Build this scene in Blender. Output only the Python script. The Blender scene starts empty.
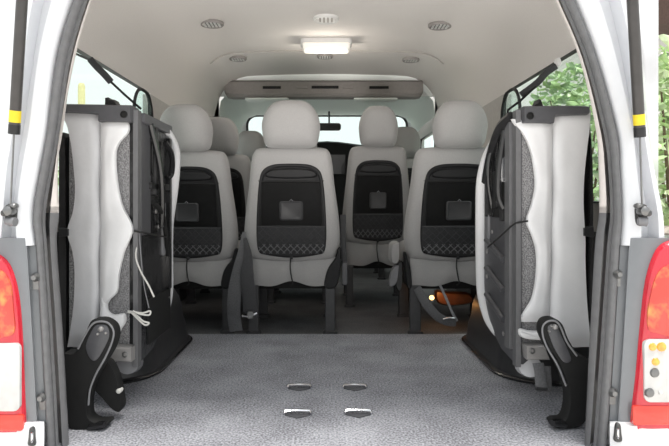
import bpy, bmesh, math, random
from mathutils import Vector, Matrix
random.seed(7)
C = bpy.context.scene.collection
PI = math.pi
F, CX, HZ, ZC = 600.0, 327.0, 202.0, 0.6

def W(u, v, Y):
    """point seen at photo position (u, v) standing at depth Y"""
    return Vector(((u-CX)*Y/F, Y, ZC+(HZ-v)*Y/F))

# ------------------------------------------------------------------ materials
def new_mat(name):
    m = bpy.data.materials.new(name); m.use_nodes = True
    nt = m.node_tree; b = nt.nodes['Principled BSDF']
    return m, nt, b

def mat(name, col, rough=.6, metal=0, noise=0, nscale=40, bump=0, bscale=200, spec=.5, col2=None, coat=0, sheen=0, contrast=(.35, .65)):
    m, nt, b = new_mat(name)
    b.inputs['Base Color'].default_value = (*col, 1)
    b.inputs['Roughness'].default_value = rough
    b.inputs['Metallic'].default_value = metal
    b.inputs['Specular IOR Level'].default_value = spec
    if coat: b.inputs['Coat Weight'].default_value = coat
    if sheen: b.inputs['Sheen Weight'].default_value = sheen
    tc = nt.nodes.new('ShaderNodeTexCoord')
    if noise or col2:
        n = nt.nodes.new('ShaderNodeTexNoise'); n.inputs['Scale'].default_value = nscale; n.inputs['Detail'].default_value = 3
        nt.links.new(tc.outputs['Object'], n.inputs['Vector'])
        r = nt.nodes.new('ShaderNodeValToRGB')
        c2 = col2 if col2 else tuple(min(1, c*(1+noise)) for c in col)
        c1 = col if col2 else tuple(c*(1-noise) for c in col)
        r.color_ramp.elements[0].position = contrast[0]; r.color_ramp.elements[0].color = (*c1, 1)
        r.color_ramp.elements[1].position = contrast[1]; r.color_ramp.elements[1].color = (*c2, 1)
        nt.links.new(n.outputs['Fac'], r.inputs['Fac']); nt.links.new(r.outputs['Color'], b.inputs['Base Color'])
    if bump:
        n = nt.nodes.new('ShaderNodeTexNoise'); n.inputs['Scale'].default_value = bscale; n.inputs['Detail'].default_value = 4
        nt.links.new(tc.outputs['Object'], n.inputs['Vector'])
        bp = nt.nodes.new('ShaderNodeBump'); bp.inputs['Strength'].default_value = bump; bp.inputs['Distance'].default_value = .01
        nt.links.new(n.outputs['Fac'], bp.inputs['Height']); nt.links.new(bp.outputs['Normal'], b.inputs['Normal'])
    return m

def emit_mat(name, col, strength, base=None):
    m, nt, b = new_mat(name)
    b.inputs['Base Color'].default_value = (*(base or col), 1)
    b.inputs['Emission Color'].default_value = (*col, 1)
    b.inputs['Emission Strength'].default_value = strength
    return m

def glass_mat(name, tint=(1, 1, 1), refl=.08):
    m = bpy.data.materials.new(name); m.use_nodes = True
    nt = m.node_tree; nt.nodes.clear()
    o = nt.nodes.new('ShaderNodeOutputMaterial'); mx = nt.nodes.new('ShaderNodeMixShader')
    t = nt.nodes.new('ShaderNodeBsdfTransparent'); t.inputs['Color'].default_value = (*tint, 1)
    g = nt.nodes.new('ShaderNodeBsdfGlossy'); g.inputs['Roughness'].default_value = .05
    mx.inputs[0].default_value = refl
    nt.links.new(t.outputs[0], mx.inputs[1]); nt.links.new(g.outputs[0], mx.inputs[2]); nt.links.new(mx.outputs[0], o.inputs['Surface'])
    return m

M = {}
M['fabric'] = mat('seat_fabric', (.335, .328, .325), .9, noise=.05, nscale=260, bump=.15, bscale=500, sheen=.2)
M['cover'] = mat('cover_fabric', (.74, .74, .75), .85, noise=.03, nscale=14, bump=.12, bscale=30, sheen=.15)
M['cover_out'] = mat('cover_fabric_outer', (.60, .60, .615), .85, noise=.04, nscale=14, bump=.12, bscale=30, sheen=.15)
M['speckle'] = mat('speckled_fabric', (.10, .10, .105), .9, col2=(.33, .325, .33), nscale=330, contrast=(.38, .62), bump=.2, bscale=400)
M['liner'] = mat('headliner', (.80, .762, .74), .95, noise=.03, nscale=300, bump=.08, bscale=500)
M['liner_front'] = mat('front_headliner', (.80, .83, .81), .95, noise=.03, nscale=200)
M['liner_seam'] = mat('headliner_seam', (.45, .42, .40), .9, noise=.03)
M['console'] = mat('console_plastic', (.28, .26, .25), .7, noise=.04)
M['trim_tan'] = mat('pillar_trim_plastic', (.68, .63, .60), .6, noise=.03, bump=.05)
M['trim_grey'] = mat('lower_trim_plastic', (.125, .125, .13), .5, noise=.06, bump=.05)
M['wall'] = mat('wall_trim', (.55, .53, .51), .8, noise=.04)
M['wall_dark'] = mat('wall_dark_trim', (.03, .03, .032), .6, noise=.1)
M['rubber'] = mat('seal_rubber', (.15, .15, .155), .5, noise=.08, nscale=60)
M['rubber_black'] = mat('black_rubber', (.012, .012, .013), .5, noise=.1)
M['paint'] = mat('white_paint', (.72, .73, .76), .25, noise=.01, coat=.5)  # silver body whitened so its colour carries the overexposure
M['paint_grey'] = mat('silver_grey_paint', (.19, .20, .215), .35, noise=.02, coat=.5)  # same silver body, darkened so its colour carries the shade
M['bumper'] = mat('bumper_paint', (.80, .80, .82), .3, noise=.01, coat=.3)
M['black'] = mat('black_plastic', (.018, .018, .019), .45, noise=.15, bump=.06, bscale=400)
M['black_gloss'] = mat('glossy_black_plastic', (.012, .012, .013), .22, noise=.1, coat=.3)
M['black_matte'] = mat('matte_black_plastic', (.012, .012, .012), .7, noise=.1, spec=.3)
M['vinyl'] = mat('crumpled_black_vinyl', (.016, .016, .017), .25, noise=.2, nscale=9, bump=.9, bscale=14)
M['panel'] = mat('seat_back_panel', (.012, .012, .013), .55, spec=.25, noise=.1, bump=.08, bscale=600)
M['grey_plastic'] = mat('grey_plastic', (.075, .075, .082), .45, noise=.06, bump=.04, bscale=300)
M['mid_grey'] = mat('mid_grey_plastic', (.20, .20, .21), .5, noise=.05)
M['frame'] = mat('grey_frame_metal', (.30, .29, .285), .4, metal=.3, noise=.05)
M['chrome'] = mat('chrome', (.75, .75, .77), .18, metal=1, noise=.02)
M['bolt'] = mat('bolt_metal', (.22, .22, .22), .35, metal=.8, noise=.1)
M['dark_metal'] = mat('dark_joint_metal', (.09, .09, .09), .35, metal=.7, noise=.1)
M['leg_metal'] = mat('seat_leg_metal', (.045, .045, .048), .5, noise=.1)
M['hook_grey'] = mat('hook_plastic', (.035, .035, .037), .5, noise=.08)
M['strip_grey'] = mat('frame_strip_plastic', (.12, .12, .125), .5, noise=.06)
M['arch'] = mat('arch_plastic', (.03, .03, .032), .42, noise=.1, bump=.05, bscale=300)
M['net'] = mat('net_cord', (.045, .045, .048), .8, noise=.1)
M['net_light'] = mat('net_cord_light', (.14, .14, .145), .8, noise=.1)
M['pocket'] = mat('pocket_mesh', (.03, .03, .032), .85, noise=.2, nscale=300)
M['cord'] = mat('white_cord', (.62, .61, .58), .8, noise=.05)
M['cord_black'] = mat('black_cord', (.01, .01, .01), .8, noise=.1)
M['belt'] = mat('belt_webbing', (.045, .045, .048), .75, noise=.15, nscale=200, bump=.2, bscale=300)
M['belt_grey'] = mat('grey_belt_webbing', (.10, .10, .105), .75, noise=.15, nscale=200)
M['red'] = mat('red_lens', (.62, .015, .035), .12, noise=.06, nscale=25, coat=1)
M['red_deep'] = mat('red_lens_deep', (.80, .04, .02), .15, noise=.1, nscale=40, coat=1)
M['orange'] = mat('amber_lens', (.68, .05, .03), .15, col2=(.85, .36, .08), nscale=22, coat=1, contrast=(.48, .72))
M['amber'] = mat('amber_bulb', (.9, .42, .06), .2, noise=.2, nscale=60, coat=1)
M['clear'] = mat('clear_lens', (.62, .61, .60), .12, noise=.05, nscale=40, coat=1)
M['yellow'] = mat('yellow_label', (.86, .66, .03), .5, noise=.05)
M['strut'] = mat('strut_tube', (.065, .06, .058), .4, noise=.08)
M['glass'] = glass_mat('side_glass', (.90, .95, .93))
M['glass_front'] = glass_mat('front_glass', (.90, .96, .95))
M['white_panel'] = mat('white_trim', (.75, .74, .73), .6, noise=.02)
M['leaf1'] = mat('leaf_bright', (.42, .58, .27), .5, noise=.35, nscale=6)
M['leaf2'] = mat('leaf_pale', (.64, .74, .48), .5, noise=.3, nscale=6)  # leaf tones lightened, overexposed daylight put into their colour
M['leaf3'] = mat('leaf_dark', (.26, .38, .20), .5, noise=.3, nscale=6)
M['stem'] = mat('shrub_stem', (.12, .09, .05), .8, noise=.2)
M['ground'] = mat('concrete_ground', (.62, .60, .57), .9, noise=.08, nscale=4, bump=.1)
M['stone'] = mat('garden_stone', (.42, .37, .32), .9, noise=.25, nscale=12, bump=.3, bscale=20)
M['house'] = mat('house_plaster', (.75, .74, .72), .9, noise=.03)
M['eave'] = mat('brown_eave', (.07, .04, .03), .8, noise=.15)
M['yellow_post'] = mat('yellow_post_paint', (.72, .66, .34), .6, noise=.05)

def carpet(name, c1, c2, scale=260):
    m, nt, b = new_mat(name)
    b.inputs['Roughness'].default_value = .95; b.inputs['Specular IOR Level'].default_value = .1
    tc = nt.nodes.new('ShaderNodeTexCoord')
    n = nt.nodes.new('ShaderNodeTexNoise'); n.inputs['Scale'].default_value = scale; n.inputs['Detail'].default_value = 2
    n2 = nt.nodes.new('ShaderNodeTexNoise'); n2.inputs['Scale'].default_value = 5
    for k in (n, n2): nt.links.new(tc.outputs['Object'], k.inputs['Vector'])
    a = nt.nodes.new('ShaderNodeMath'); a.operation = 'MULTIPLY_ADD'; a.inputs[1].default_value = .35; 
    nt.links.new(n2.outputs['Fac'], a.inputs[0]); nt.links.new(n.outputs['Fac'], a.inputs[2])
    r = nt.nodes.new('ShaderNodeValToRGB')
    r.color_ramp.elements[0].position = .50; r.color_ramp.elements[0].color = (*c1, 1)
    r.color_ramp.elements[1].position = .86; r.color_ramp.elements[1].color = (*c2, 1)
    nt.links.new(a.outputs[0], r.inputs['Fac']); nt.links.new(r.outputs['Color'], b.inputs['Base Color'])
    bp = nt.nodes.new('ShaderNodeBump'); bp.inputs['Strength'].default_value = .35; bp.inputs['Distance'].default_value = .006
    nt.links.new(n.outputs['Fac'], bp.inputs['Height']); nt.links.new(bp.outputs['Normal'], b.inputs['Normal'])
    return m
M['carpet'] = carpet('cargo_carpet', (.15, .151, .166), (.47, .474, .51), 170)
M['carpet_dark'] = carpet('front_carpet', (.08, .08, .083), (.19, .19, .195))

# ------------------------------------------------------------------ mesh helpers
class MB:
    def __init__(s): s.v = []; s.f = []
    def add(s, vs, fs):
        o = len(s.v); s.v += [tuple(p) for p in vs]; s.f += [tuple(i+o for i in f) for f in fs]; return s
    def box(s, x0, x1, y0, y1, z0, z1):
        vs = [(x, y, z) for x in (x0, x1) for y in (y0, y1) for z in (z0, z1)]
        return s.add(vs, [(0,1,3,2),(4,6,7,5),(0,4,5,1),(2,3,7,6),(0,2,6,4),(1,5,7,3)])
    def loft(s, loops, closed=True, cap0=True, cap1=True):
        n = len(loops[0]); vs = [p for l in loops for p in l]; fs = []
        m = n if closed else n-1
        for i in range(len(loops)-1):
            for j in range(m):
                a, b = i*n+j, i*n+(j+1) % n
                fs.append((a, b, b+n, a+n))
        if closed and cap0: fs.append(tuple(range(n-1, -1, -1)))
        if closed and cap1: fs.append(tuple(range((len(loops)-1)*n, len(loops)*n)))
        return s.add(vs, fs)
    def tube(s, path, r, n=8, flat=None, up=None):
        """flat=(a,b): half sizes for a flattened section (b across 'up')"""
        path = [Vector(p) for p in path]; loops = []
        ref = Vector(up) if up else None
        prev = None
        for i, p in enumerate(path):
            t = (path[min(i+1, len(path)-1)]-path[max(i-1, 0)]).normalized()
            if ref is not None: a = ref-t*ref.dot(t)
            elif prev is None:
                a = Vector((0, 0, 1)) if abs(t.z) < .9 else Vector((1, 0, 0)); a = a-t*a.dot(t)
            else: a = prev-t*prev.dot(t)
            a.normalize(); prev = a; b = t.cross(a)
            ri = r[i] if isinstance(r, (list, tuple)) else r
            fa, fb = (flat if flat else (1, 1))
            loops.append([p+a*math.cos(2*PI*k/n)*ri*fb+b*math.sin(2*PI*k/n)*ri*fa for k in range(n)])
        return s.loft(loops)
    def lathe(s, prof, o=(0, 0, 0), axis='z', n=20):
        loops = []
        for r, h in prof:
            l = []
            for k in range(n):
                c, q = r*math.cos(2*PI*k/n), r*math.sin(2*PI*k/n)
                p = {'z': (c, q, h), 'y': (c, h, q), 'x': (h, c, q)}[axis]
                l.append((p[0]+o[0], p[1]+o[1], p[2]+o[2]))
            loops.append(l)
        return s.loft(loops)
    def build(s, name, m, parent=None, smooth=True, ang=40):
        me = bpy.data.meshes.new(name); bm = bmesh.new()
        bv = [bm.verts.new(p) for p in s.v]
        for f in s.f:
            try: bm.faces.new([bv[i] for i in f])
            except ValueError: pass
        bmesh.ops.remove_doubles(bm, verts=bm.verts, dist=1e-5)
        bmesh.ops.recalc_face_normals(bm, faces=bm.faces)
        bm.normal_update()
        if smooth:
            for f in bm.faces: f.smooth = True
            for e in bm.edges:
                if len(e.link_faces) == 2 and e.calc_face_angle(0) > math.radians(ang): e.smooth = False
        bm.to_mesh(me); bm.free()
        me.materials.append(m)
        o = bpy.data.objects.new(name, me); C.objects.link(o)
        if parent: o.parent = parent; o.location = -parent.location if parent.type == 'EMPTY' and parent.parent is None else (0, 0, 0)
        return o

def cr(pts, n, closed=False):
    """Catmull-Rom through pts, n samples per span"""
    P_ = [Vector(p) for p in pts]; out = []; L = len(P_)
    for i in range(L if closed else L-1):
        g = (lambda k: P_[k % L]) if closed else (lambda k: P_[max(0, min(L-1, k))])
        p0, p1, p2, p3 = g(i-1), g(i), g(i+1), g(i+2)
        for k in range(n):
            t = k/n
            out.append(.5*((2*p1)+(p2-p0)*t+(2*p0-5*p1+4*p2-p3)*t*t+(3*p1-p0-3*p2+p3)*t**3))
    if not closed: out.append(P_[-1])
    return out

def rrect(x0, x1, z0, z1, r, n=5):
    out = []
    for cx, cz, a in ((x1-r, z1-r, 0), (x0+r, z1-r, PI/2), (x0+r, z0+r, PI), (x1-r, z0+r, 1.5*PI)):
        for k in range(n+1):
            t = a+PI/2*k/n; out.append(Vector((cx+r*math.cos(t), cz+r*math.sin(t))))
    return out

def inset(poly, d):
    n = len(poly); A = sum(poly[i].x*poly[(i+1) % n].y-poly[(i+1) % n].x*poly[i].y for i in range(n))
    s = 1 if A > 0 else -1; out = []
    for i in range(n):
        a, b, c = poly[i-1], poly[i], poly[(i+1) % n]
        t = (c-a)
        if t.length < 1e-9: out.append(b.copy()); continue
        t.normalize(); nrm = Vector((-t.y, t.x))*s
        out.append(b+nrm*d)
    return out

def shrink(poly, d):
    xs = [q.x for q in poly]; ys = [q.y for q in poly]
    cx, cy = (min(xs)+max(xs))/2, (min(ys)+max(ys))/2; hx, hy = (max(xs)-min(xs))/2, (max(ys)-min(ys))/2
    fx, fy = max(.02, 1-d/hx), max(.02, 1-d/hy)
    return [Vector((cx+(q.x-cx)*fx, cy+(q.y-cy)*fy)) for q in poly]
def plate(poly, layers, fn, sc=False):
    """poly 2-D, layers [(inset, depth)], fn(p2, depth)->3-D"""
    loops = [[fn(q, y) for q in (shrink(poly, d) if sc else inset(poly, d))] for d, y in layers]
    return MB().loft(loops)

XZ = lambda q, y: (q.x, y, q.y)
def pix(poly, Y, n=0, closed=True):
    """photo outline at depth Y -> x,z polygon"""
    p = [Vector((W(u, v, Y).x, W(u, v, Y).z)) for u, v in poly]
    return cr(p, n, closed) if n else p

def thing(name, label, cat, loc=(0, 0, 0), group=None):
    o = bpy.data.objects.new(name, None); C.objects.link(o); o.location = loc; o.empty_display_size = .1
    o['label'] = label; o['category'] = cat
    if group: o['group'] = group
    return o
def tag(o, label, cat, group=None, kind=None):
    o['label'] = label; o['category'] = cat
    if group: o['group'] = group
    if kind: o['kind'] = kind
    return o
def struct(o, label, cat): return tag(o, label, cat, kind='structure')

# ------------------------------------------------------------------ setting: van shell
HW = .90   # half width inside
ZT = 1.60  # high roof
fl = [(-.71, 1.40), (.71, 1.40), (.74, 1.52), (.93, 1.72), (.93, 2.727), (-.93, 2.727), (-.93, 1.72), (-.74, 1.52)]
m = MB().loft([[(x, y, -.03) for x, y in fl], [(x, y, 0) for x, y in fl]])
struct(m.build('floor', M['carpet'], smooth=False), 'speckled blue grey carpet on the load floor by the tailgate', 'floor')
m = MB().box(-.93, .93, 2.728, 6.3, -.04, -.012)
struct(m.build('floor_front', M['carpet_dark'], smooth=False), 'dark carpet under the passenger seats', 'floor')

def roof_profile(z_w=1.15, x_f=.56, n=10):
    pts = []
    for k in range(n+1):
        t = PI/2*k/n
        pts.append((-(x_f+(HW-x_f)*math.cos(t)**.8), z_w+(ZT-z_w)*math.sin(t)**.9))
    pts[0] = (-HW, z_w)
    for k in range(1, 8): pts.append((-x_f+2*x_f*k/8, ZT+.012*math.sin(PI*k/8)))
    return pts+[(-x, z) for x, z in reversed(pts[:n+1])]
prof = roof_profile()
loops = []
for y in (1.70, 2.0, 2.5, 3, 3.5, 3.985, 4.4, 4.75): loops.append([(x, y, z) for x, z in prof])
for y in (4.75, 1.70): loops.append([(x*1.03, y, z+.03) for x, z in prof])
m = MB().loft(loops, closed=False)
struct(m.build('ceiling', M['liner'], ang=60), 'beige fabric headliner curving down into both sides', 'ceiling')
# seam across the roof
sm = [(x*.992, 3.99, z-.004) for x, z in prof[6:-6]]
struct(MB().tube(sm, .004, 6).build('trim_1', M['liner_seam']), 'thin seam line across the headliner behind the dome light', 'seam')
# lowered front roof
loops = []
for y, zc_ in ((4.70, 1.62), (4.75, 1.50), (5.4, 1.50), (5.95, 1.46)):
    loops.append([(-.86, y, zc_-.22), (-.84, y, zc_-.10), (-.78, y, zc_-.03), (-.7, y, zc_), (.7, y, zc_), (.78, y, zc_-.03), (.84, y, zc_-.10), (.86, y, zc_-.22)])
struct(MB().loft(loops[1:], closed=False).build('ceiling_front', M['liner_front']), 'pale lower roof lining above the windscreen', 'ceiling')
struct(MB().box(-.9, .9, 4.76, 4.79, 1.44, 1.66).build('trim_2', M['liner_front'], smooth=False), 'step in the roof lining above the overhead console', 'trim')

WIN = [(1.785, 3.06, .60, 1.15), (3.70, 4.75, .66, 1.15), (5.0, 5.8, .7, 1.2)]
for sgn, side in ((-1, 'left'), (1, 'right')):
    X0, X1 = sgn*HW, sgn*(HW+.04)
    m = MB().box(X0, X1, 1.74, 6.2, .50, .60).box(X0, X1, 1.74, 1.79, .6, 1.15)
    m.box(X0, X1, 3.06, 3.70, .6, 1.15).box(X0, X1, 4.75, 5.0, .6, 1.62).box(X0, X1, 3.7, 4.75, .60, .66)
    m.box(X0, X1, 4.75, 6.2, 1.2, 1.6).box(X0, X1, 5.8, 6.2, .6, 1.2).box(X0, X1, 5.0, 5.8, .6, .7)
    o = struct(m.build('wall_'+side, M['wall'], smooth=False), 'pale grey side trim with window openings, %s side' % side, 'wall')
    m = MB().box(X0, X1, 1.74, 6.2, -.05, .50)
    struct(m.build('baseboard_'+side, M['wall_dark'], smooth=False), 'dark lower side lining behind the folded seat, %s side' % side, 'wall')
    for i, (y0, y1, z0, z1) in enumerate(WIN):
        po = rrect(y0, y1, z0, z1, .07)
        w = MB().loft([[(sgn*(HW+.022), q.x, q.y) for q in po], [(sgn*(HW+.018), q.x, q.y) for q in po]])
        w = struct(w.build('window_%d' % (i*2+(1 if sgn < 0 else 2)), M['glass'] if i == 0 else M['glass_front']),
                   ['wide rear side window beside the folded seat, %s side', 'tinted middle side window, %s side', 'front door window, %s side'][i] % side, 'window')
        rim = [inset(po, d) for d in (-.004, .004)]
        fr = MB().loft([[(sgn*(HW-.002), q.x, q.y) for q in rim[0]], [(sgn*(HW-.008), q.x, q.y) for q in inset(po, .001)], [(sgn*(HW+.012), q.x, q.y) for q in rim[1]]], cap0=False, cap1=False)
        fr.build('window_seal', M['rubber_black'], w)
    # pale rounded panel with black edge at the far end of the rear window
    po = rrect(2.76, 3.045, .62, 1.14, .12, 8)
    t = thing('quarter_pane', 'small round-cornered pane with black edge in far corner of rear window, %s side' % side, 'window pane', (sgn*HW, 2.87, .62))
    MB().loft([[(sgn*(HW-.004), q.x, q.y) for q in po], [(sgn*(HW-.012), q.x, q.y) for q in inset(po, .008)]]).build('pane', M['glass'], t)
    MB().tube([(sgn*(HW-.012), q.x, q.y) for q in po+po[:1]], .008, 6).build('edge_seal', M['rubber_black'], t)

# windscreen, front frame, dashboard
po = rrect(-.80, .80, 1.0, 1.46, .10, 6)
o = MB().loft([[(q.x, 6.15-(q.y-1.0)*.35, q.y) for q in po], [(q.x, 6.155-(q.y-1.0)*.35, q.y) for q in po]])
ws = struct(o.build('window_7', M['glass_front']), 'windscreen at the front of the cabin', 'window')
big = rrect(-.92, .92, -.04, 1.62, .04, 6)
struct(MB().loft([[(q.x, 6.16-(q.y-1.0)*.35, q.y) for q in po], [(q.x, 6.14-(q.y-1.0)*.35, q.y) for q in inset(po, -.02)],
        [(q.x, 6.12-(q.y-1.0)*.33, q.y) for q in inset(po, -.075)], [(q.x, 6.16-(q.y-1.0)*.3, q.y) for q in big]], cap0=False, cap1=False).build('wall_front', M['liner_front']), 'pale frame around the windscreen', 'wall')
MB().tube([(q.x, 6.14-(q.y-1.0)*.35, q.y) for q in po+po[:1]], .012, 6).build('window_seal', M['rubber_black'], ws)
t = thing('dashboard', 'dark dashboard below the windscreen', 'dashboard', (0, 5.9, .2))
dl = []
for x in [-.86+1.72*k/16 for k in range(17)]:
    h = 1.13+.05*math.exp(-((x-.0)/.3)**2)
    dl.append([(x, 5.62, .25), (x, 5.60, h-.12), (x, 5.64, h-.02), (x, 5.72, h), (x, 6.03, h-.06), (x, 6.05, .25)])
MB().loft(dl).build('fascia', M['black_matte'], t)
MB().box(-.17, .17, 5.585, 5.61, .86, 1.04).build('centre_display', M['black_gloss'], t)

# overhead console
t = thing('overhead_console', 'grey brown overhead console with air slots at the front roof', 'overhead console', (0, 4.7, 1.44))
yc = 4.68
lp = []
for x, dz in [(-.80, .03), (-.785, .008), (-.74, 0), (-.4, 0), (0, 0), (.4, 0), (.70, 0), (.735, .008), (.75, .03)]:
    zb = 1.415+dz
    lp.append([(x, yc+.09, zb), (x, yc+.01, zb+.008), (x, yc-.01, zb+.03), (x, yc+.005, 1.535), (x, yc+.03, 1.555), (x, yc+.09, 1.555)])
MB().loft(lp).build('housing', M['console'], t)
def slot(x0, x1, z):
    MB().box(x0, x1, yc-.013, yc-.002, z-.010, z+.010).build('air_slot', M['black_matte'], t, smooth=False)
slot(-.50, -.36, 1.492); slot(-.12, .09, 1.494); slot(.33, .48, 1.492)
for x0, x1 in ((-.24, -.15), (.12, .21)):
    po = rrect(x0, x1, 1.484, 1.506, .01)
    plate(po, [(0, yc), (0, yc-.012), (.004, yc-.015)], XZ).build('switch_cover', M['console'], t)
for x, nm in ((-.47, 'left'), (.38, 'right')):
    po = rrect(x-.17, x+.17, 4.66, 4.80, .02)
    o = MB().loft([[(q.x, q.y, 1.395) for q in inset(po, .01)], [(q.x, q.y, 1.40) for q in po], [(q.x, q.y, 1.41) for q in po]])
    tag(o.build('sun_visor', M['liner_front']), 'pale flap under the overhead console, %s side' % nm, 'sun visor', 'flaps under the console')
# mirror
t = thing('rear_view_mirror', 'small dark rear-view mirror hanging before the windscreen', 'mirror', (0, 5.6, 1.28))
po = rrect(-.11+.02, .11+.02, 1.265, 1.335, .025)
plate(po, [(.008, 5.62), (0, 5.60), (0, 5.585), (.006, 5.58)], XZ).build('housing', M['black'], t)
MB().tube([(.02, 5.61, 1.33), (.02, 5.7, 1.40), (.02, 5.78, 1.47)], .008).build('stalk', M['black'], t)

# dome light + roof vents
t = thing('dome_light', 'long lit white roof lamp in the middle of the headliner', 'ceiling light', (-.005, 3.75, 1.6))
po = rrect(-.165, .155, 3.70, 3.82, .03)
MB().loft([[(q.x, q.y, 1.615) for q in po], [(q.x, q.y, 1.578) for q in po], [(q.x, q.y, 1.572) for q in inset(po, .006)]]).build('housing', M['white_panel'], t)
po = rrect(-.15, .14, 3.685, 3.80, .02)
MB().loft([[(q.x, q.y, 1.58) for q in po], [(q.x, q.y, 1.548) for q in po], [(q.x, q.y, 1.538) for q in inset(po, .012)]]).build('lens', emit_mat('lamp_lens', (1, .93, .82), .3, (.9, .88, .84)), t)
def vent(u, v, label, r=.062, pale=False):
    Y = (ZT-ZC)*F/(HZ-v); x = (u-CX)*Y/F
    z = ZT-.002 if abs(x) < .52 else ZT-.03-.10*(abs(x)-.52)
    z = min(z, ZT+.01)
    # find roof height there
    for (xa, za), (xb, zb) in zip(prof, prof[1:]):
        if xa <= x <= xb: z = za+(zb-za)*(x-xa)/(xb-xa)
    t = thing('roof_vent', label, 'air vent', (x, Y, z), 'round air vents in the headliner')
    MB().lathe([(r, z), (r, z-.012), (r*.92, z-.018), (r*.72, z-.010), (r*.7, z)], (x, Y, 0)).build('bezel', M['white_panel' if pale else 'console'], t)
    b = MB()
    for k in range(5):
        xx = x+(-.6+.3*k)*r
        b.box(xx-.006, xx+.006, Y-r*.6, Y+r*.6, z-.016, z-.006)
    MB().lathe([(r*.72, z-.006), (r*.72, z-.011)], (x, Y, 0)).build('core', M['liner_seam' if pale else 'black_matte'], t)
    b.build('fin', M['white_panel'], t, smooth=False)
vent(212, 21.5, 'slatted round roof vent ahead of left folded seat, left near vent', .066)
vent(440, 23.5, 'slatted round roof vent above the right single seat, right near vent', .066)
vent(326, 20, 'flat pale round vent in the roof between dome light and tailgate', .072, True)
vent(238, 57, 'small roof vent left of the dome light just past the seam', .06)
vent(325, 57, 'small roof vent straight ahead of the dome light past the seam', .056)
vent(411, 58.5, 'small roof vent right of the dome light just past the seam', .06)

# ------------------------------------------------------------------ rear opening: seals, pillars, body
YS = 1.46
def side_path(tab, Y, n=6):
    return cr([(W(u, v, Y).x, W(u, v, Y).z) for u, v in tab], n)
LO = [(46, 470), (48, 446), (42, 333), (37, 245), (34, 213), (41, 170), (48, 131), (57, 58), (74, 0), (92, -45), (125, -100), (180, -140)]
LI = [(57, 470), (58, 446), (52, 333), (46, 245), (45, 213), (52, 170), (59, 131), (70, 58), (87, 0), (104, -41), (133, -88), (180, -126)]
LT = [(68, 470), (69, 446), (63, 333), (57, 245), (59, 213), (57.5, 170), (59, 131), (74, 58), (91, 0), (108, -37), (137, -80), (181, -115)]
RO = [(603, 470), (606, 446), (614, 333), (619, 245), (621, 213), (619, 170), (616, 131), (596, 58), (574, 0), (553, -45), (524, -100), (474, -140)]
RI = [(591, 470), (594, 446), (602, 333), (608, 245), (611, 213), (609, 170), (604, 131), (585, 58), (561, 0), (543, -41), (516, -88), (474, -126)]
RT = [(581, 470), (584, 446), (590, 333), (595, 245), (599, 213), (598.5, 170), (596, 131), (580, 58), (556, 0), (539, -37), (512, -80), (473, -115)]
po_, pi_, pt_ = (side_path(L_, YS)+list(reversed(side_path(R_, YS))) for L_, R_ in ((LO, RO), (LI, RI), (LT, RT)))
def pv(q, y): return Vector((q.x, y, q.y))
# weather seal: round lip with a groove
loops = [[], [], [], [], [], [], [], []]
for a, b in zip(po_, pi_):
    d = b-a
    for k, (t, y) in enumerate(((.02, YS+.01), (.02, YS-.004), (.2, YS-.014), (.45, YS-.017), (.66, YS-.012), (.74, YS-.002), (.9, YS-.004), (1, YS+.004))):
        loops[k].append(pv(a+d*t, y))
struct(MB().loft([list(l) for l in loops], closed=False).build('trim_3', M['rubber'], ang=80), 'grey rubber weather seal around the tailgate opening', 'seal')
# inner pillar trim: tan above belt, grey below
def ring(name, sel, m_, label, side):
    A = [i for i in range(len(pi_)) if sel(i)]
    L = [[] for _ in range(6)]
    for i in A:
        a, b = pi_[i], pt_[i]
        o = a-b
        sg = -1 if b.x < 0 else 1
        zc_ = b.y
        if zc_ < 1.12: far = Vector((sg*(HW-.005), zc_))
        else:
            t = min(1, (zc_-1.12)/.32); k = t*12
            far = Vector((sg*abs(prof[int(k)][0]), prof[int(k)][1]))
        k = (YS+.022)/YS; b2 = Vector((b.x*k, ZC+(b.y-ZC)*k))
        L[0].append(pv(a, YS+.02)); L[1].append(pv(a+(b-a)*.3, YS+.006)); L[2].append(pv(a+(b-a)*.6, YS+.014)); L[3].append(pv(b2, YS+.022)); L[4].append(pv(b2+(far-b2)*.4, YS+.07)); L[5].append(pv(far, YS+.21))
    struct(MB().loft(L, closed=False).build(name, m_, ang=70), label, 'trim')
nL = len(side_path(LO, YS))
zsplit = W(0, 210, YS).z
ring('trim_4', lambda i: pi_[i].y >= zsplit-.01, M['trim_tan'], 'beige pillar trim lining the upper tailgate opening', '')
ring('trim_5', lambda i: i < nL and pi_[i].y <= zsplit+.012, M['trim_grey'], 'grey ribbed lower pillar trim inside the left seal', 'left')
ring('trim_6', lambda i: i >= nL and pi_[i].y <= zsplit+.012, M['trim_grey'], 'grey ribbed lower pillar trim inside the right seal', 'right')
for sgn, side, u in ((-1, 'left', 54), (1, 'right', 601)):
    pass

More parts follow.
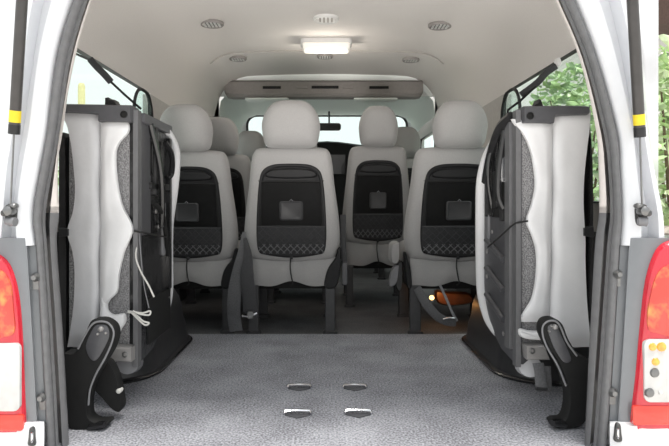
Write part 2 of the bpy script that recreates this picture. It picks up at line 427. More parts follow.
# outer body: silver pillar above the belt, overexposure put into its colour
LS = [(-4, 245), (0, 213), (3, 170), (9, 131), (20, 58), (28, 0), (45, -60), (90, -150), (180, -190)]
RS = [(664, 245), (662, 213), (653, 170), (646, 131), (637, 58), (627, 0), (609, -60), (560, -150), (474, -190)]
LB = [(37, 245), (34, 213), (41, 170), (48, 131), (57, 58), (74, 0), (92, -45), (125, -100), (180, -140)]
RB = [(619, 245), (621, 213), (619, 170), (616, 131), (596, 58), (574, 0), (553, -45), (524, -100), (474, -140)]
a_ = side_path(LB, YS)+list(reversed(side_path(RB, YS))); b_ = side_path(LS, YS)+list(reversed(side_path(RS, YS)))
sec = ((0, .02), (.02, -.012), (.10, -.022), (.36, -.026), (.46, .012), (.72, .016), (.80, -.018), (.93, -.016), (1, .02), (1.01, .08), (1.02, .5))
loops = [[] for _ in sec]
for a, b in zip(a_, b_):
    for k, (t, y) in enumerate(sec[:-2]): loops[k].append(pv(a+(b-a)*t, YS+y))
    wgt = max(0, min(1, (1.5-b.y)/.3)); sg = -1 if b.x < 0 else 1
    far = Vector((sg*max(abs(b.x)*1.17, .95*wgt), b.y if b.y < 1.1 else b.y+.15*min(1, (b.y-1.1)/.3)))
    loops[-2].append(pv(b+(far-b)*.5, 1.60)); loops[-1].append(pv(far, 1.72))
struct(MB().loft(loops, closed=False).build('wall_rear', M['paint'], ang=50), 'white painted body frame around the tailgate opening', 'body panel')
# lower corners of the same silver body, shade put into the colour
for side, sg, tin, tout in (('left', -1, [(36, 238), (37, 250), (42, 333), (47, 424)], -60), ('right', 1, [(620, 238), (619, 250), (614, 333), (608, 424)], 714)):
    loops = [[] for _ in range(8)]
    for q in cr([(u, v) for u, v in tin], 5):
        u, v = q; d = 1 if sg > 0 else -1
        for k, (du, y) in enumerate(((0, .02), (1, -.004), (9, -.008), (10, -.022), (14, -.026), (24, -.03), (70, -.02), (98, .10))):
            loops[k].append(W(u+d*du, v, YS+y))
    top = [[p for p in l] for l in loops]
    mb = MB().loft(loops, closed=False)
    # ledge on top
    mb.add([l[0] for l in loops]+[W(0, 238, YS).lerp(l[0], 1)+Vector((0, .12, 0)) for l in loops], [(i, i+1, i+9, i+8) for i in range(7)])
    t = struct(mb.build('wall_corner_'+side, M['paint_grey'], ang=35), 'silver grey body corner beside the tail light, %s side' % side, 'body panel')
    for u, v in (((36.5, 277), (42.5, 397)) if sg < 0 else ((617, 274), (612, 392))):
        p = W(u, v, YS-.012)
        b = MB().lathe([(.011, .0), (.011, -.006), (.006, -.012), (.006, -.016)], p, 'y', 12)
        b.add(*(lambda q: ([(q[0]-.008*1, q[1]-.001, q[2]-.03), (q[0]+.008, q[1]-.001, q[2]-.03), (q[0]+.008, q[1]-.003, q[2]), (q[0]-.008, q[1]-.003, q[2])], [(0, 1, 2, 3)]))(p))
        b.build('bolt', M['bolt'], t)
    # bumper
    loops = []
    uo = -60 if sg < 0 else 714; ui = 47 if sg < 0 else 607
    for v, y in ((418, .04), (422, -.03), (426, -.045), (446, -.05), (490, -.04)):
        loops.append([W(ui-sg*0+ (0 if v < 430 else -sg*(-2)), v, YS+.03), W(ui+sg*3, v, YS+y+.01), W(ui+sg*12, v, YS+y), W(uo, v, YS+y), W(uo+sg*20, v, YS+.15)])
    struct(MB().loft(loops, closed=False).build('trim_%d' % (7 if sg < 0 else 8), M['bumper'], ang=35), 'white bumper corner below the tail light, %s side' % side, 'bumper')
    u, v = (32, 437) if sg < 0 else (618, 433)
    t = thing('bumper_loop', 'small metal loop on the bumper corner, %s side' % side, 'hook', W(u, v+8, YS-.05), 'loops on the bumper corners')
    po = pix([(u-2, v-9), (u+2, v-9), (u+3, v), (u+3.5, v+8), (u-3.5, v+8), (u-3, v)], YS-.05, 3)
    plate(po, [(0, YS-.045), (0, YS-.052), (.002, YS-.054)], XZ).build('plate', M['dark_metal'], t)
    MB().tube(cr([W(u, v-5, YS-.052), W(u, v-3, YS-.064), W(u, v+1, YS-.066), W(u, v+4, YS-.064), W(u, v+6, YS-.052)], 5), .0026, 8).build('loop', M['chrome'], t)

# load-lip / sill under the carpet
struct(MB().box(-.72, .72, 1.36, 1.40, -.06, -.004).build('trim_9', M['trim_grey'], smooth=False), 'grey sill below the tailgate opening', 'sill')

# tail lights
def tail_light(side, sg, outl, amber, white, low, bulbs):
    t = thing('tail_light', 'tall red tail light with clear lower lens on %s body corner' % side, 'tail light', W(outl[0][0], 430, YS-.04), 'tail lights')
    po = pix(outl, YS-.02, 4)
    plate(po, [(0, YS-.005), (0, YS-.03), (.004, YS-.041), (.010, YS-.046), (.022, YS-.048)], XZ, True).build('red_lens', M['red'], t)
    pa = pix(amber, YS-.05, 4)
    plate(pa, [(0, YS-.042), (0, YS-.050), (.008, YS-.054)], XZ).build('upper_lamp', M['orange'], t)
    pw = pix(white, YS-.05)
    pw = [Vector(p) for p in pw]
    w = plate(pw, [(0, YS-.042), (0, YS-.052), (.004, YS-.054)], XZ).build('reverse_lens', M['clear'], t)
    for bu, bv, br, mm in bulbs:
        p = W(bu, bv, YS-.056)
        MB().lathe([(br*.4, .004), (br, .003), (br*.8, -.002), (br*.2, -.004)], p, 'y', 12).build('bulb', M[mm], w)
    pl = pix(low, YS-.05)
    plate(pl, [(0, YS-.042), (0, YS-.050), (.004, YS-.052)], XZ).build('reflector', M['red_deep'], t)
    # fine vertical facet ribs on the upper lamp
    for i in range(3):
        u0 = amber[0][0]
    return t
def rr(u0, u1, v0, v1, r): return [(q.x, q.y) for q in rrect(u0, u1, v0, v1, r, 4)]
tail_light('left', -1, [(-45, 247), (-12, 250), (6, 257), (16, 272), (22, 300), (25, 340), (27, 390), (28, 428), (22, 433), (-10, 433), (-45, 430)],
           [(-18, 268), (2, 271), (10, 285), (13, 310), (14, 332), (4, 337), (-18, 337)], rr(-26, 20, 343, 411, 6), rr(-25, 23, 415, 431, 3),
           [(4, 300, .0, 'amber')][:0]+[(-8, 352, .014, 'amber'), (-8, 380, .010, 'bolt')])
tail_light('right', 1, [(714, 235), (682, 238), (663, 242), (652, 253), (643, 280), (638, 320), (633, 375), (628, 424), (633, 428), (660, 428), (714, 424)],
           [(690, 262), (668, 265), (657, 275), (650, 300), (648, 326), (656, 333), (690, 333)], rr(644, 690, 339, 402, 6), rr(633, 688, 406, 425, 3),
           [(653, 347, .010, 'amber'), (662, 347, .012, 'amber'), (656, 362, .010, 'amber'), (655, 373, .012, 'bolt'), (650, 393, .012, 'bolt'), (661, 393, .006, 'clear')])

# gas struts
def strut(side, sg, top, mid, end, lab):
    t = thing('gas_strut', 'black gas strut with yellow label holding the tailgate, %s side' % side, 'gas strut', W(end[0], end[1], 1.42), 'tailgate gas struts')
    a = W(top[0], top[1], 1.36); b = W(mid[0], mid[1], 1.405); c = W(end[0], end[1], 1.42)
    up = b+(a-b)*1.9
    MB().tube([up, a, b+(a-b)*.02, b], [.0125, .0125, .0125, .0105], 14).build('cylinder', M['strut'], t)
    MB().tube([b, c], .0022, 8).build('rod', M['bolt'], t)
    l0 = b+(a-b)*lab[0]; l1 = b+(a-b)*lab[1]
    MB().tube([l0, l1], .0131, 14).build('label', M['yellow'], t)
    MB().tube([b+(a-b)*.0, b+(a-b)*lab[0]*.8], .0132, 14).build('end_cap', M['black'], t)
    t2 = thing('strut_bracket', 'dark metal ball joint bracket at the foot of the gas strut, %s side' % side, 'bracket', W(end[0], end[1]+8, 1.44), 'strut brackets')
    u, v = end
    d = -1 if sg < 0 else 1
    po = pix([(u-5, v-2), (u+5, v-2), (u+6, v+8), (u+4, v+18), (u-4, v+18), (u-6, v+8)], 1.43, 3)
    plate(po, [(0, 1.446), (0, 1.432), (.002, 1.428)], XZ).build('plate', M['dark_metal'], t2)
    MB().lathe([(.003, -.018), (.011, -.012), (.013, 0), (.011, .012), (.004, .016)], W(u+d*1, v+4, 1.418), 'y', 14).build('ball', M['bolt'], t2)
    MB().lathe([(.003, -.012), (.008, -.008), (.009, 0), (.007, .010)], W(u+d*5, v+6, 1.415), 'y', 12).build('nut', M['dark_metal'], t2)
    MB().tube([W(u-4, v+14, 1.418), W(u+5, v+15, 1.414)], [.009, .011], 10).build('lower_joint', M['mid_grey'], t2)
    MB().lathe([(.003, -.010), (.007, -.006), (.008, 0), (.006, .010)], W(u+d*-4, v-1, 1.418), 'y', 12).build('bolt', M['bolt'], t2)
strut('left', -1, (22, 0), (14, 134), (10.5, 207), (.09, .18))
strut('right', 1, (632.5, 0), (640, 137), (642, 207), (.09, .17))

# ------------------------------------------------------------------ wheel arches
def wheel_arch(side, sg):
    t = thing('wheel_arch', 'black moulded wheel arch cover under the folded seat, %s side' % side, 'wheel arch', (sg*.75, 2.35, 0), 'wheel arch covers')
    po = rrect(.60, .95, 1.97, 2.72, .16, 8)
    po = [Vector((q.x, q.y)) for q in po]
    lay = [(-.018, 0.0), (-.018, .010), (-.004, .014), (0, .03), (.006, .08), (.02, .12)]
    loops = [[(sg*q.x, q.y, z) for q in inset(po, d)] for d, z in lay]
    # dome: narrow lengthways as it rises
    for k in range(1, 7):
        a = k/6*PI/2; f = math.cos(a)
        po2 = []
        for q in inset(po, .02):
            yy = 2.46+(q.y-2.46)*(.35+.65*f); xx = .95-(.95-q.x)*(.72+.28*f)
            po2.append((sg*xx, yy, .12+.15*math.sin(a)))
        loops.append(po2)
    MB().loft(loops, cap0=False).build('cover', M['arch'], t)
    lip = [(sg*q.x, q.y, .006) for q in inset(po, -.018)]
    MB().tube(lip+lip[:1], .005, 6).build('floor_lip', M['black_gloss'], t)
wheel_arch('left', -1); wheel_arch('right', 1)

# ------------------------------------------------------------------ passenger seats
K = 2.8/F
def sx(u): return (u-292)*K
def sz(v): return ZC+(HZ-v)*K
def lean(p, z0=.25, k=.10): return (p[0], p[1]-(p[2]-z0)*k, p[2])
def half(tab, n=4):
    """tab [(half width, v)] from top to bottom -> closed outline (x, z)"""
    r = [Vector((w*K, sz(v))) for w, v in tab]
    pts = r+[Vector((-q.x, q.y)) for q in reversed(r)]
    return cr(pts, n, True)

def make_seat(loc, label, group, arm=True):
    t = thing('passenger_seat', label, 'seat', (0, 0, 0), group)
    LN = lambda q, y: lean((q.x, y, q.y))
    back = half([(14, 147.5), (31, 148.5), (37, 152), (40, 162), (42.5, 185), (46.5, 215), (48, 238), (45.5, 252), (40, 260), (16, 263)])
    plate(back, [(.05, .12), (.02, .115), (.004, .09), (0, .06), (.003, .03), (.012, .010), (.026, .001), (.045, -.003)], LN, True).build('backrest', M['fabric'], t)
    hr = half([(7, 103.5), (14.5, 105), (21, 109.5), (26, 117.5), (28.3, 127), (27.5, 137), (25.5, 145), (21, 149), (8, 149.8)])
    plate(hr, [(.07, .085), (.045, .08), (.018, .06), (.004, .035), (0, .01), (.006, -.02), (.022, -.045), (.045, -.058), (.075, -.064), (.105, -.066)], LN, True).build('headrest', M['fabric'], t)
    b = MB()
    for s in (-1, 1): b.tube([lean((s*.06, .03, sz(152))), lean((s*.06, .03, sz(140)))], .007)
    b.build('headrest_post', M['chrome'], t)
    # black back panel, rim then recess
    pan = half([(9, 165), (19, 166.3), (26, 170), (30, 177), (32.5, 195), (34, 222), (34, 240), (32, 251), (26, 253.8), (8, 256.5)])
    pn = plate(pan, [(0, .004), (-.001, -.004), (.004, -.010), (.010, -.010), (.016, -.004)], LN, True).build('back_panel', M['panel'], t)
    grip = [Vector((sx(292+u), sz(v))) for u, v in ((-23, 173), (-17, 170.6), (0, 169.6), (17, 170.6), (23, 173), (25, 175.5), (21, 178), (0, 179), (-21, 178), (-25, 175.5))]
    g = plate(cr(grip, 3, True), [(-.002, -.002), (0, -.013), (.005, -.017), (.010, -.017)], LN, True).build('grab_handle', M['panel'], pn)
    rc = half([(27, 182), (29, 183.5), (30, 200), (31, 240), (29.5, 250), (8, 253)], 3)
    plate(rc, [(-.004, -.003), (-.003, -.0085), (.002, -.0085), (.006, -.004)], LN, True).build('recess', M['black_matte'], pn)
    tr = rrect(sx(280.5), sx(303.5), sz(220), sz(201), .012)
    plate(tr, [(0, -.003), (0, -.014), (.005, -.017), (.010, -.014)], LN, True).build('folding_hook', M['hook_grey'], pn)
    MB().tube([lean((sx(290.5), -.016, sz(201))), lean((sx(292), -.019, sz(199.5))), lean((sx(293.5), -.016, sz(201)))], .0018, 6).build('hook_catch', M['mid_grey'], pn)
    # net pocket: backing and crossing cords
    pk = half([(29, 225), (33, 227), (33.6, 240), (31.5, 250), (24, 253), (8, 255)], 3)
    nt_ = plate(pk, [(.004, -.006), (.001, -.014), (.006, -.018)], LN, True).build('net_pocket', M['pocket'], pn)
    def cords(v0, v1, step, rad, y, name, mm):
        z0, z1 = sz(v1), sz(v0); h = z1-z0; b = MB()
        x0, x1 = -32*K, 32*K
        d = step*K
        x = x0-h
        while x < x1:
            for s in (1, -1):
                A = Vector((x, z0)) if s > 0 else Vector((x, z1)); B = Vector((x+h, z1)) if s > 0 else Vector((x+h, z0))
                if A.x < x0: A = A+(B-A)*((x0-A.x)/(B.x-A.x))
                if B.x > x1: B = A+(B-A)*((x1-A.x)/(B.x-A.x))
                if (B-A).length > .004: b.tube([lean((A.x, y, A.y)), lean((B.x, y, B.y))], rad, 4)
            x += d
        b.build(name, mm, nt_)
    cords(226, 246, 7.2, .0016, -.019, 'net', M['net'])
    cords(243.5, 252.5, 6.5, .0020, -.020, 'net_hem', M['net_light'])
    MB().tube([lean((-33*K, -.017, sz(226))), lean((-16*K, -.020, sz(226.5))), lean((0, -.021, sz(226.8))), lean((16*K, -.020, sz(226.5))), lean((33*K, -.017, sz(226)))], .003, 6).build('elastic_band', M['net'], nt_)
    MB().lathe([(.003, .0), (.008, -.004), (.007, -.012), (.002, -.016)], lean((0, -.004, sz(257))), 'y', 10).build('net_button', M['black'], pn)
    # skirt below the backrest: cloth flap with a scalloped hem
    N = 28; top, bot = [], []
    rows = [[] for _ in range(6)]
    for i in range(N+1):
        s = -1+2*i/N; x = s*43*K
        vt = 252+9*(1-s*s); vb = 286.5-4.5*max(0, math.cos(s*PI*.5))**2-1.5*math.cos(s*7)
        for k in range(6):
            q = k/5; v = vt+(vb-vt)*q
            yy = .006-.016*math.sin(q*PI*.8)+.02*abs(s)**6+.003*math.sin(s*11+q*2)
            rows[k].append((x*(1-.03*q), yy, sz(v)))
    rows.append([(x, y+.012, z+.004) for x, y, z in rows[-1]])
    rows.append([(x, .06, z) for x, y, z in rows[0]])
    MB().loft(rows, closed=False).build('skirt', M['fabric'], t)
    cp = cr([lean((-.004, -.010, sz(258))), (-.006, -.022, sz(266)), (0, -.024, sz(276)), (.006, -.022, sz(282)), (-.006, -.020, sz(284))], 4)
    MB().tube(cp, .0028, 6).build('skirt_cord', M['cord_black'], t)
    # cushion going forward
    cu = rrect(-.205, .205, .27, .40, .05, 5)
    plate(cu, [(.03, .10), (.004, .14), (0, .3), (.004, .50), (.03, .54)], XZ).build('seat_cushion', M['fabric'], t)
    # frame and legs
    b = MB(); b.box(-.19, .19, .06, .09, .19, .23).box(-.19, .19, .42, .45, .19, .23)
    for s in (-1, 1): b.box(s*.19-.015, s*.19+.015, .05, .46, .20, .235)
    b.build('seat_frame', M['black_matte'], t, smooth=False)
    for s in (-1, 1):
        for y in (.0, .42):
            po = rrect(s*.178-.024, s*.178+.024, y-.012+.01, y+.022+.01, .006)
            MB().loft([[(q.x, q.y, -.0115) for q in inset(po, -.010)], [(q.x, q.y, .0) for q in inset(po, -.010)], [(q.x, q.y, .005) for q in po], [(q.x, q.y, .21) for q in po]]).build('leg', M['leg_metal'], t)
        # moulded hinge cover at the lower corner
        hc = [Vector((s*a*K, sz(v))) for a, v in (((33, 287), (44, 286), (48, 270), (49, 250), (46, 248), (43, 258), (37, 266), (33, 276)) if s > 0 else ((42, 287), (46, 286), (48, 270), (49, 254), (47, 252), (45, 260), (43, 268), (42, 277)))]
        plate(cr(hc, 3, True), [(.004, .05), (0, .03), (0, -.004), (.005, -.012)], XZ).build('hinge_cover', M['panel'], t)
    t.location = loc
    return t

def copy_tree(o, parent=None):
    c = o.copy(); C.objects.link(c)
    if parent: c.parent = parent
    for ch in [x for x in bpy.data.objects if x.parent == o]: copy_tree(ch, c)
    return c

S0 = make_seat((sx(292)+(292-CX)*K, 2.78, 0), 'grey passenger seat nearest the aisle, left rear pair, full black back panel', 'grey passenger seats')
def seat_at(x, Y, label, sc=(1, 1, 1), rz=0, hs=.93):
    s = copy_tree(S0)
    for c in bpy.data.objects:
        if c.parent == s and c.name.startswith('headrest') and 'post' not in c.name: c.scale.x = hs
    s.location = (x, Y, 0); s['label'] = label; s.scale = sc; s.rotation_euler = (0, 0, rz)
    return s
seat_at((189-CX)*K, 2.80, 'grey window-side seat partly hidden behind left folded seat', (1, 1, .985))
seat_at((456-CX)*K, 2.78, 'grey single seat beside right folded seat, lamp glowing beneath', (1.08, 1, 1.0), 0, .87)
seat_at((377.5-CX)*3.5/F, 3.5, 'grey seat one row further forward across the aisle', (.915, 1, 1.085))
seat_at(-.645, 3.62, 'seat in second row, headrest just right of window-side headrest', (1, 1, 1.04))
seat_at(-.175, 3.62, 'second row seat almost hidden behind the aisle seat headrest', (.95, 1, .98))
seat_at(-.60, 4.75, 'front left seat, small dark headrest past second row headrest', (1, 1, 1.09))
seat_at(.61, 4.75, 'front right seat, dark headrest peeking behind the forward aisle seat', (1, 1, 1.12))

# armrest by the right single seat
t = thing('armrest', 'pale grey folded armrest on aisle side of the right single seat', 'armrest', (.33, 2.85, .25))
po = pix([(391, 247), (393, 243), (398, 242), (400, 245), (400, 258), (397, 264), (391, 262)], 2.86, 3)
plate(po, [(.008, 2.98), (0, 2.96), (0, 2.87), (.006, 2.85)], XZ).build('pad', M['fabric'], t)
po = pix([(393, 268), (399, 266), (397, 282), (391, 287), (389, 282)], 2.86, 3)
plate(po, [(0, 2.90), (0, 2.86), (.003, 2.855)], XZ).build('lever', M['mid_grey'], t)
po = pix([(397, 264), (402.5, 263), (402.5, 288), (397, 290), (395, 275)], 2.86, 3)
plate(po, [(0, 2.94), (0, 2.87), (.004, 2.86)], XZ).build('bracket', M['black'], t)

# seat belts hanging between the left pair
def strap(path, w, th, name, m_, parent=None, up=(1, 0, 0), taper=0):
    p_ = cr(path, 5); r_ = [min(1, .25+i/(taper*5)*.75) if taper else 1 for i in range(len(p_))]
    return MB().tube(p_, r_, 10, flat=(th, w), up=up).build(name, m_, parent)
t = thing('seat_belt', 'wide dark belt straps hanging between the left rear pair of seats', 'seat belt', W(242, 318, 2.72))
strap([W(244, 232, 2.72), W(242, 250, 2.69), W(237, 275, 2.68), W(234, 300, 2.68), W(234, 316, 2.70), W(236, 331, 2.71)], .030, .004, 'webbing', M['belt_grey'], t, taper=2.5)
strap([W(245, 238, 2.70), W(248, 256, 2.67), W(247, 275, 2.66), W(249, 295, 2.66), W(250, 312, 2.67)], .030, .005, 'webbing', M['belt'], t, taper=2)
MB().tube([W(242, 316, 2.655), W(250, 317, 2.65), W(257, 313, 2.655)], .006, 8).build('buckle_bar', M['chrome'], t)
po = pix(rr(247, 254, 311, 319, 2), 2.65)
plate(po, [(0, 2.665), (0, 2.65), (.003, 2.645)], XZ).build('buckle', M['bolt'], t)
t = thing('belt_buckle', 'slim dark belt buckle stalk beside the aisle seat', 'buckle', W(343, 290, 2.80))
strap([W(343, 215, 2.92), W(343, 245, 2.86), W(345, 270, 2.83), W(345, 285, 2.83)], .014, .006, 'stalk', M['belt'], t)
po = pix(rr(342, 347.5, 262, 285, 2), 2.80)
plate(po, [(0, 2.82), (0, 2.80), (.003, 2.795)], XZ).build('buckle_body', M['grey_plastic'], t)
t = thing('seat_belt', 'dark belt lying slack under the right single seat with chrome tongue', 'seat belt', W(440, 325, 2.75))
strap([W(417, 288, 2.76), W(425, 302, 2.72), W(436, 315, 2.70), W(446, 321, 2.70), W(456, 322, 2.70)], .020, .004, 'webbing', M['belt_grey'], t, up=(.6, 0, .8))
strap([W(440, 285, 2.76), W(446, 298, 2.72), W(452, 312, 2.70), W(457, 321, 2.70)], .006, .003, 'strap_end', M['mid_grey'], t, up=(1, 0, .3))
MB().tube([W(443, 319, 2.69), W(449, 317.5, 2.685), W(455, 318, 2.69)], .007, 8, flat=(1, .6), up=(0, 0, 1)).build('tongue', M['chrome'], t)

# warm glow under the right single seat: added glowing lens and orange plate
t = thing('floor_lamp_lens', 'warm amber lamp glowing in the dark under the right single seat', 'lamp', W(432, 300, 2.95))
MB().lathe([(.004, .0), (.012, -.004), (.011, -.014), (.003, -.018)], W(431.5, 297.5, 2.95), 'y', 14).build('lens', emit_mat('amber_glow', (1, .62, .25), 3.0), t)
po = pix([(436, 291), (447, 292), (470, 294), (472, 303), (452, 306), (438, 303)], 3.0, 4)
plate(po, [(0, 3.04), (0, 3.01), (.008, 2.995)], XZ).build('housing', mat('amber_housing', (.13, .045, .014), .4, noise=.3, nscale=20), t)  # plate coloured orange in place of the glow fading sideways

# ------------------------------------------------------------------ floor anchors
def anchor(u, v, label):
    Y = ZC*F/(v-HZ); x = (u-CX)*Y/F
    t = thing('floor_anchor', label, 'floor anchor', (x, Y, 0), 'anchors in the load floor carpet')
    po = [Vector((x+a, Y+b)) for a, b in ((-.036, .018), (.036, .018), (.036, .010), (.012, -.006), (0, -.014), (-.012, -.006), (-.036, .010))]
    MB().loft([[(q.x, q.y, .0005) for q in po], [(q.x, q.y, .003) for q in po]]).build('recess', M['grey_plastic'], t)
    MB().tube([(x-.038, Y+.012, .004), (x-.034, Y+.020, .009), (x, Y+.021, .010), (x+.034, Y+.020, .009), (x+.038, Y+.012, .004)], .0055, 8).build('bar', M['chrome'], t)
anchor(299, 390, 'chrome barred floor anchor, far left of the four')
anchor(355, 390, 'chrome barred floor anchor, far right of the four')
anchor(297.5, 417, 'chrome barred floor anchor, near left of the four')
anchor(358.5, 416.5, 'chrome barred floor anchor, near right of the four')

# ------------------------------------------------------------------ folded side seats
def interp(tab, v):
    for (u0, v0), (u1, v1) in zip(tab, tab[1:]):
        if v0 <= v <= v1: return u0+(u1-u0)*(v-v0)/(v1-v0) if v1 > v0 else u0
    return tab[0][0] if v < tab[0][1] else tab[-1][0]
def smooth_tab(tab): return [(q.x, q.y) for q in cr(tab, 5)]

def cover(a_tab, b_tab, v0, v1, Y0, name, m_, parent, ra, rb, depth=.035, nv=60, nu=12):
    """cloth stretched over a pad: edges a and b in photo columns, ra/rb how much each edge rolls back"""
    a_tab, b_tab = smooth_tab(a_tab), smooth_tab(b_tab)
    rows = []
    for i in range(nv+1):
        v = v0+(v1-v0)*i/nv; ua, ub = interp(a_tab, v), interp(b_tab, v); r = []
        for k in range(nu+1):
            t = k/nu
            y = Y0+ra*max(0, 1-t/.35)**2+rb*max(0, 1-(1-t)/.35)**2+.0025*math.sin(v*.09+t*3)
            e = min(i, nv-i)/nv
            if e < .04: y += .02*(1-e/.04)
            r.append(W(ua+(ub-ua)*t, v, y))
        r = [r[0]+Vector((0, .014, 0))]+r+[r[-1]+Vector((0, .014, 0))]
        rows.append(r)
    return MB().loft(rows, closed=False).build(name, m_, parent, ang=60)

def folded_seat(side, sg, T):
    Y0 = 1.73
    X = lambda u: (u-CX)*Y0/F
    base = (sg*.66, 1.75, 0)
    t = thing('folded_seat', T['label'], 'folded seat', base, 'rear row seats folded against the sides')
    # pads (speckled): seat cushion and backrest, standing on edge
    xo, xs, xi = X(T['uo']), X(T['us']), X(T['ui'])
    zt, zb = W(0, 112, Y0).z, W(0, 352, Y0).z
    def pad(xa, xb, name):
        po = rrect(min(xa, xb), max(xa, xb), zb, zt, .02, 5)
        return plate(po, [(.02, Y0+.024), (.006, Y0+.028), (0, Y0+.045), (0, 2.08 if sg < 0 else 1.86), (.02, 2.11 if sg < 0 else 1.89)], XZ).build(name, M['speckle'], t)
    p1 = pad(xo, xs-sg*.002, 'backrest_pad'); p2 = pad(xs+sg*-.004, xi, 'cushion_pad')
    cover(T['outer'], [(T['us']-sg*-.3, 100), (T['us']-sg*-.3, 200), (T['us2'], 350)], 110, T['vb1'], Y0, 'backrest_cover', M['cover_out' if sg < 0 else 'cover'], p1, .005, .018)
    cover([(T['us']+sg*-.3, 100), (T['us']+sg*-.3, 200), (T['us2'], 350)], T['inner'], 119, T['vb2'], Y0-.004, 'cushion_cover', M['cover'], p2, .018, .005)
    for (pts, mm) in T['flaps']:
        po = pix(pts, Y0, 3)
        plate(po, [(.002, Y0+.02), (0, Y0+.008), (.003, Y0-.002), (.008, Y0-.005)], XZ).build('cover_flap', M[mm], p2)
    # black shell on the window side
    po = pix(T['shell'], Y0+.05, 4)
    plate(po, [(.002, 2.05), (0, Y0+.07), (.003, Y0+.055)], XZ).build('back_shell', M['black'], t)
    eb = pix(T['elastic'], Y0)
    plate(eb, [(0, Y0+.03), (0, Y0+.004), (.002, Y0)], XZ).build('elastic_buckle', M['black'], t)
    # top bracket (stepped bar) with hole, running back along the top
    po = pix(T['bracket'], Y0-.01)
    br = plate(po, [(0, Y0+.06), (0, Y0-.008), (.003, Y0-.014)], XZ).build('top_bracket', M['grey_plastic'], t, ang=30)
    p = W(*T['hole'], Y0-.015)
    MB().lathe([(.010, .004), (.0105, -.003), (.008, -.004), (.007, .0)], p, 'y', 14).build('bolt_hole', M['black_matte'], br)
    po = pix(T['knob'], Y0+.08, 0)
    kb = plate(po, [(0, Y0+.12), (0, Y0+.08), (.003, Y0+.075)], XZ).build('latch_knob', M['black'], t)
    # underside
    XU = sg*.555
    yz = [(1.755, .865), (1.93, .868), (2.06, .835), (2.125, .76), (2.13, .30), (2.10, .22), (2.0, .165), (1.90, .13), (1.755, .125)]
    if sg > 0: yz = [(1.755, .865), (1.84, .856), (1.925, .815), (2.04, .745), (2.11, .64), (2.12, .30)]+yz[5:]
    pu = [Vector(q) for q in yz]
    fn = lambda q, x: (sg*x, q.x, q.y)
    un = plate(pu, [(.0, .60), (0, .560), (.006, .552)], fn).build('underside', M[T['under']], t, ang=30)
    # near frame edge
    MB().box(min(sg*.549, sg*.563), max(sg*.549, sg*.563), 1.742, 1.775, .12, .868).build('frame_edge', M['strip_grey'], t, smooth=False)
    # frame members on the underside
    for y0, y1, z0, z1, pr, mm in T['members']:
        x0 = .553; x1 = .553-pr
        po = rrect(y0, y1, z0, z1, min(.008, (y1-y0)*.3, (z1-z0)*.3), 3)
        plate(po, [(0, x0), (0, x1+.002), (.002, x1)], fn).build('frame_member', M[mm], un)
    for path, r, mm in T['tubes']:
        MB().tube(cr([(sg*x, y, z) for x, y, z in path], 5), r, 8).build('tube', M[mm], un)
    for y, z in T['screws']:
        MB().lathe([(.0075, .0), (.007, -.003 if sg > 0 else .003), (.002, -.005 if sg > 0 else .005)], (sg*.551, y, z), 'x', 10).build('screw', M['frame'], un)
    # rolled cloth rim along the far edge
    pr = cr([(sg*x, y, z) for x, y, z in T['rim']], 6); n_ = len(pr)
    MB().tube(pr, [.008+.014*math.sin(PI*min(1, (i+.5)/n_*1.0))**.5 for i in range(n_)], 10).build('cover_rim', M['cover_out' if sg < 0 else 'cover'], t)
    # hinge plate, hinge sleeve under the pad
    po = pix(T['hinge'], Y0-.02)
    hg = plate(po, [(0, Y0+.10), (0, Y0-.018), (.003, Y0-.022)], XZ).build('hinge_plate', M['frame'], t, ang=30)
    p = W(*T['hinge_hole'], Y0-.023)
    MB().lathe([(.008, .004), (.0085, -.002), (.006, -.003), (.005, .001)], p, 'y', 12).build('bolt_hole', M['bolt'], hg)
    MB().tube([W(T['sleeve'][0], T['sleeve'][1], Y0+.02), W(T['sleeve'][0]-sg*5, T['sleeve'][1]-1, Y0+.17)], .032, 16).build('hinge_sleeve', M['mid_grey' if sg < 0 else 'cover_out'], t)
    # support leg with raised rim and bolts
    YL = 1.59
    po = pix(T['leg'], YL, 4)
    lg = plate(po, [(0, YL+.035), (0, YL-.006), (.003, YL-.010)], XZ).build('support_leg', M['black_matte'], t)
    rim = cr([W(u, v, YL-.012) for u, v in T['leg_rim']], 5)
    MB().tube(rim, .0026, 8).build('raised_edge', M['mid_grey'], lg)
    face = pix(T['leg_face'], YL-.008, 4)
    plate(face, [(0, YL-.002), (.001, YL-.0115), (.004, YL-.013)], XZ).build('leg_face', M['grey_plastic'], lg)
    for u, v, r in T['leg_bolts']:
        MB().lathe([(r, .002), (r*.95, -.004), (r*.6, -.007), (.001, -.008)], W(u, v, YL-.013), 'y', 12).build('bolt', M['frame'], lg)
    tp = T['toe']
    MB().tube([W(tp[0][0], tp[0][1], YL), W(tp[1][0], tp[1][1], YL-.01)], [.014, .010], 10, flat=(1.6, .75), up=(0, 0, 1)).build('foot', M['black_gloss'], lg)
    # cords
    for path, r, mm in T['cords']:
        MB().tube(cr([W(u, v, y) for u, v, y in path], 6), r, 6).build('drawstring', M[mm], p2)
    return t

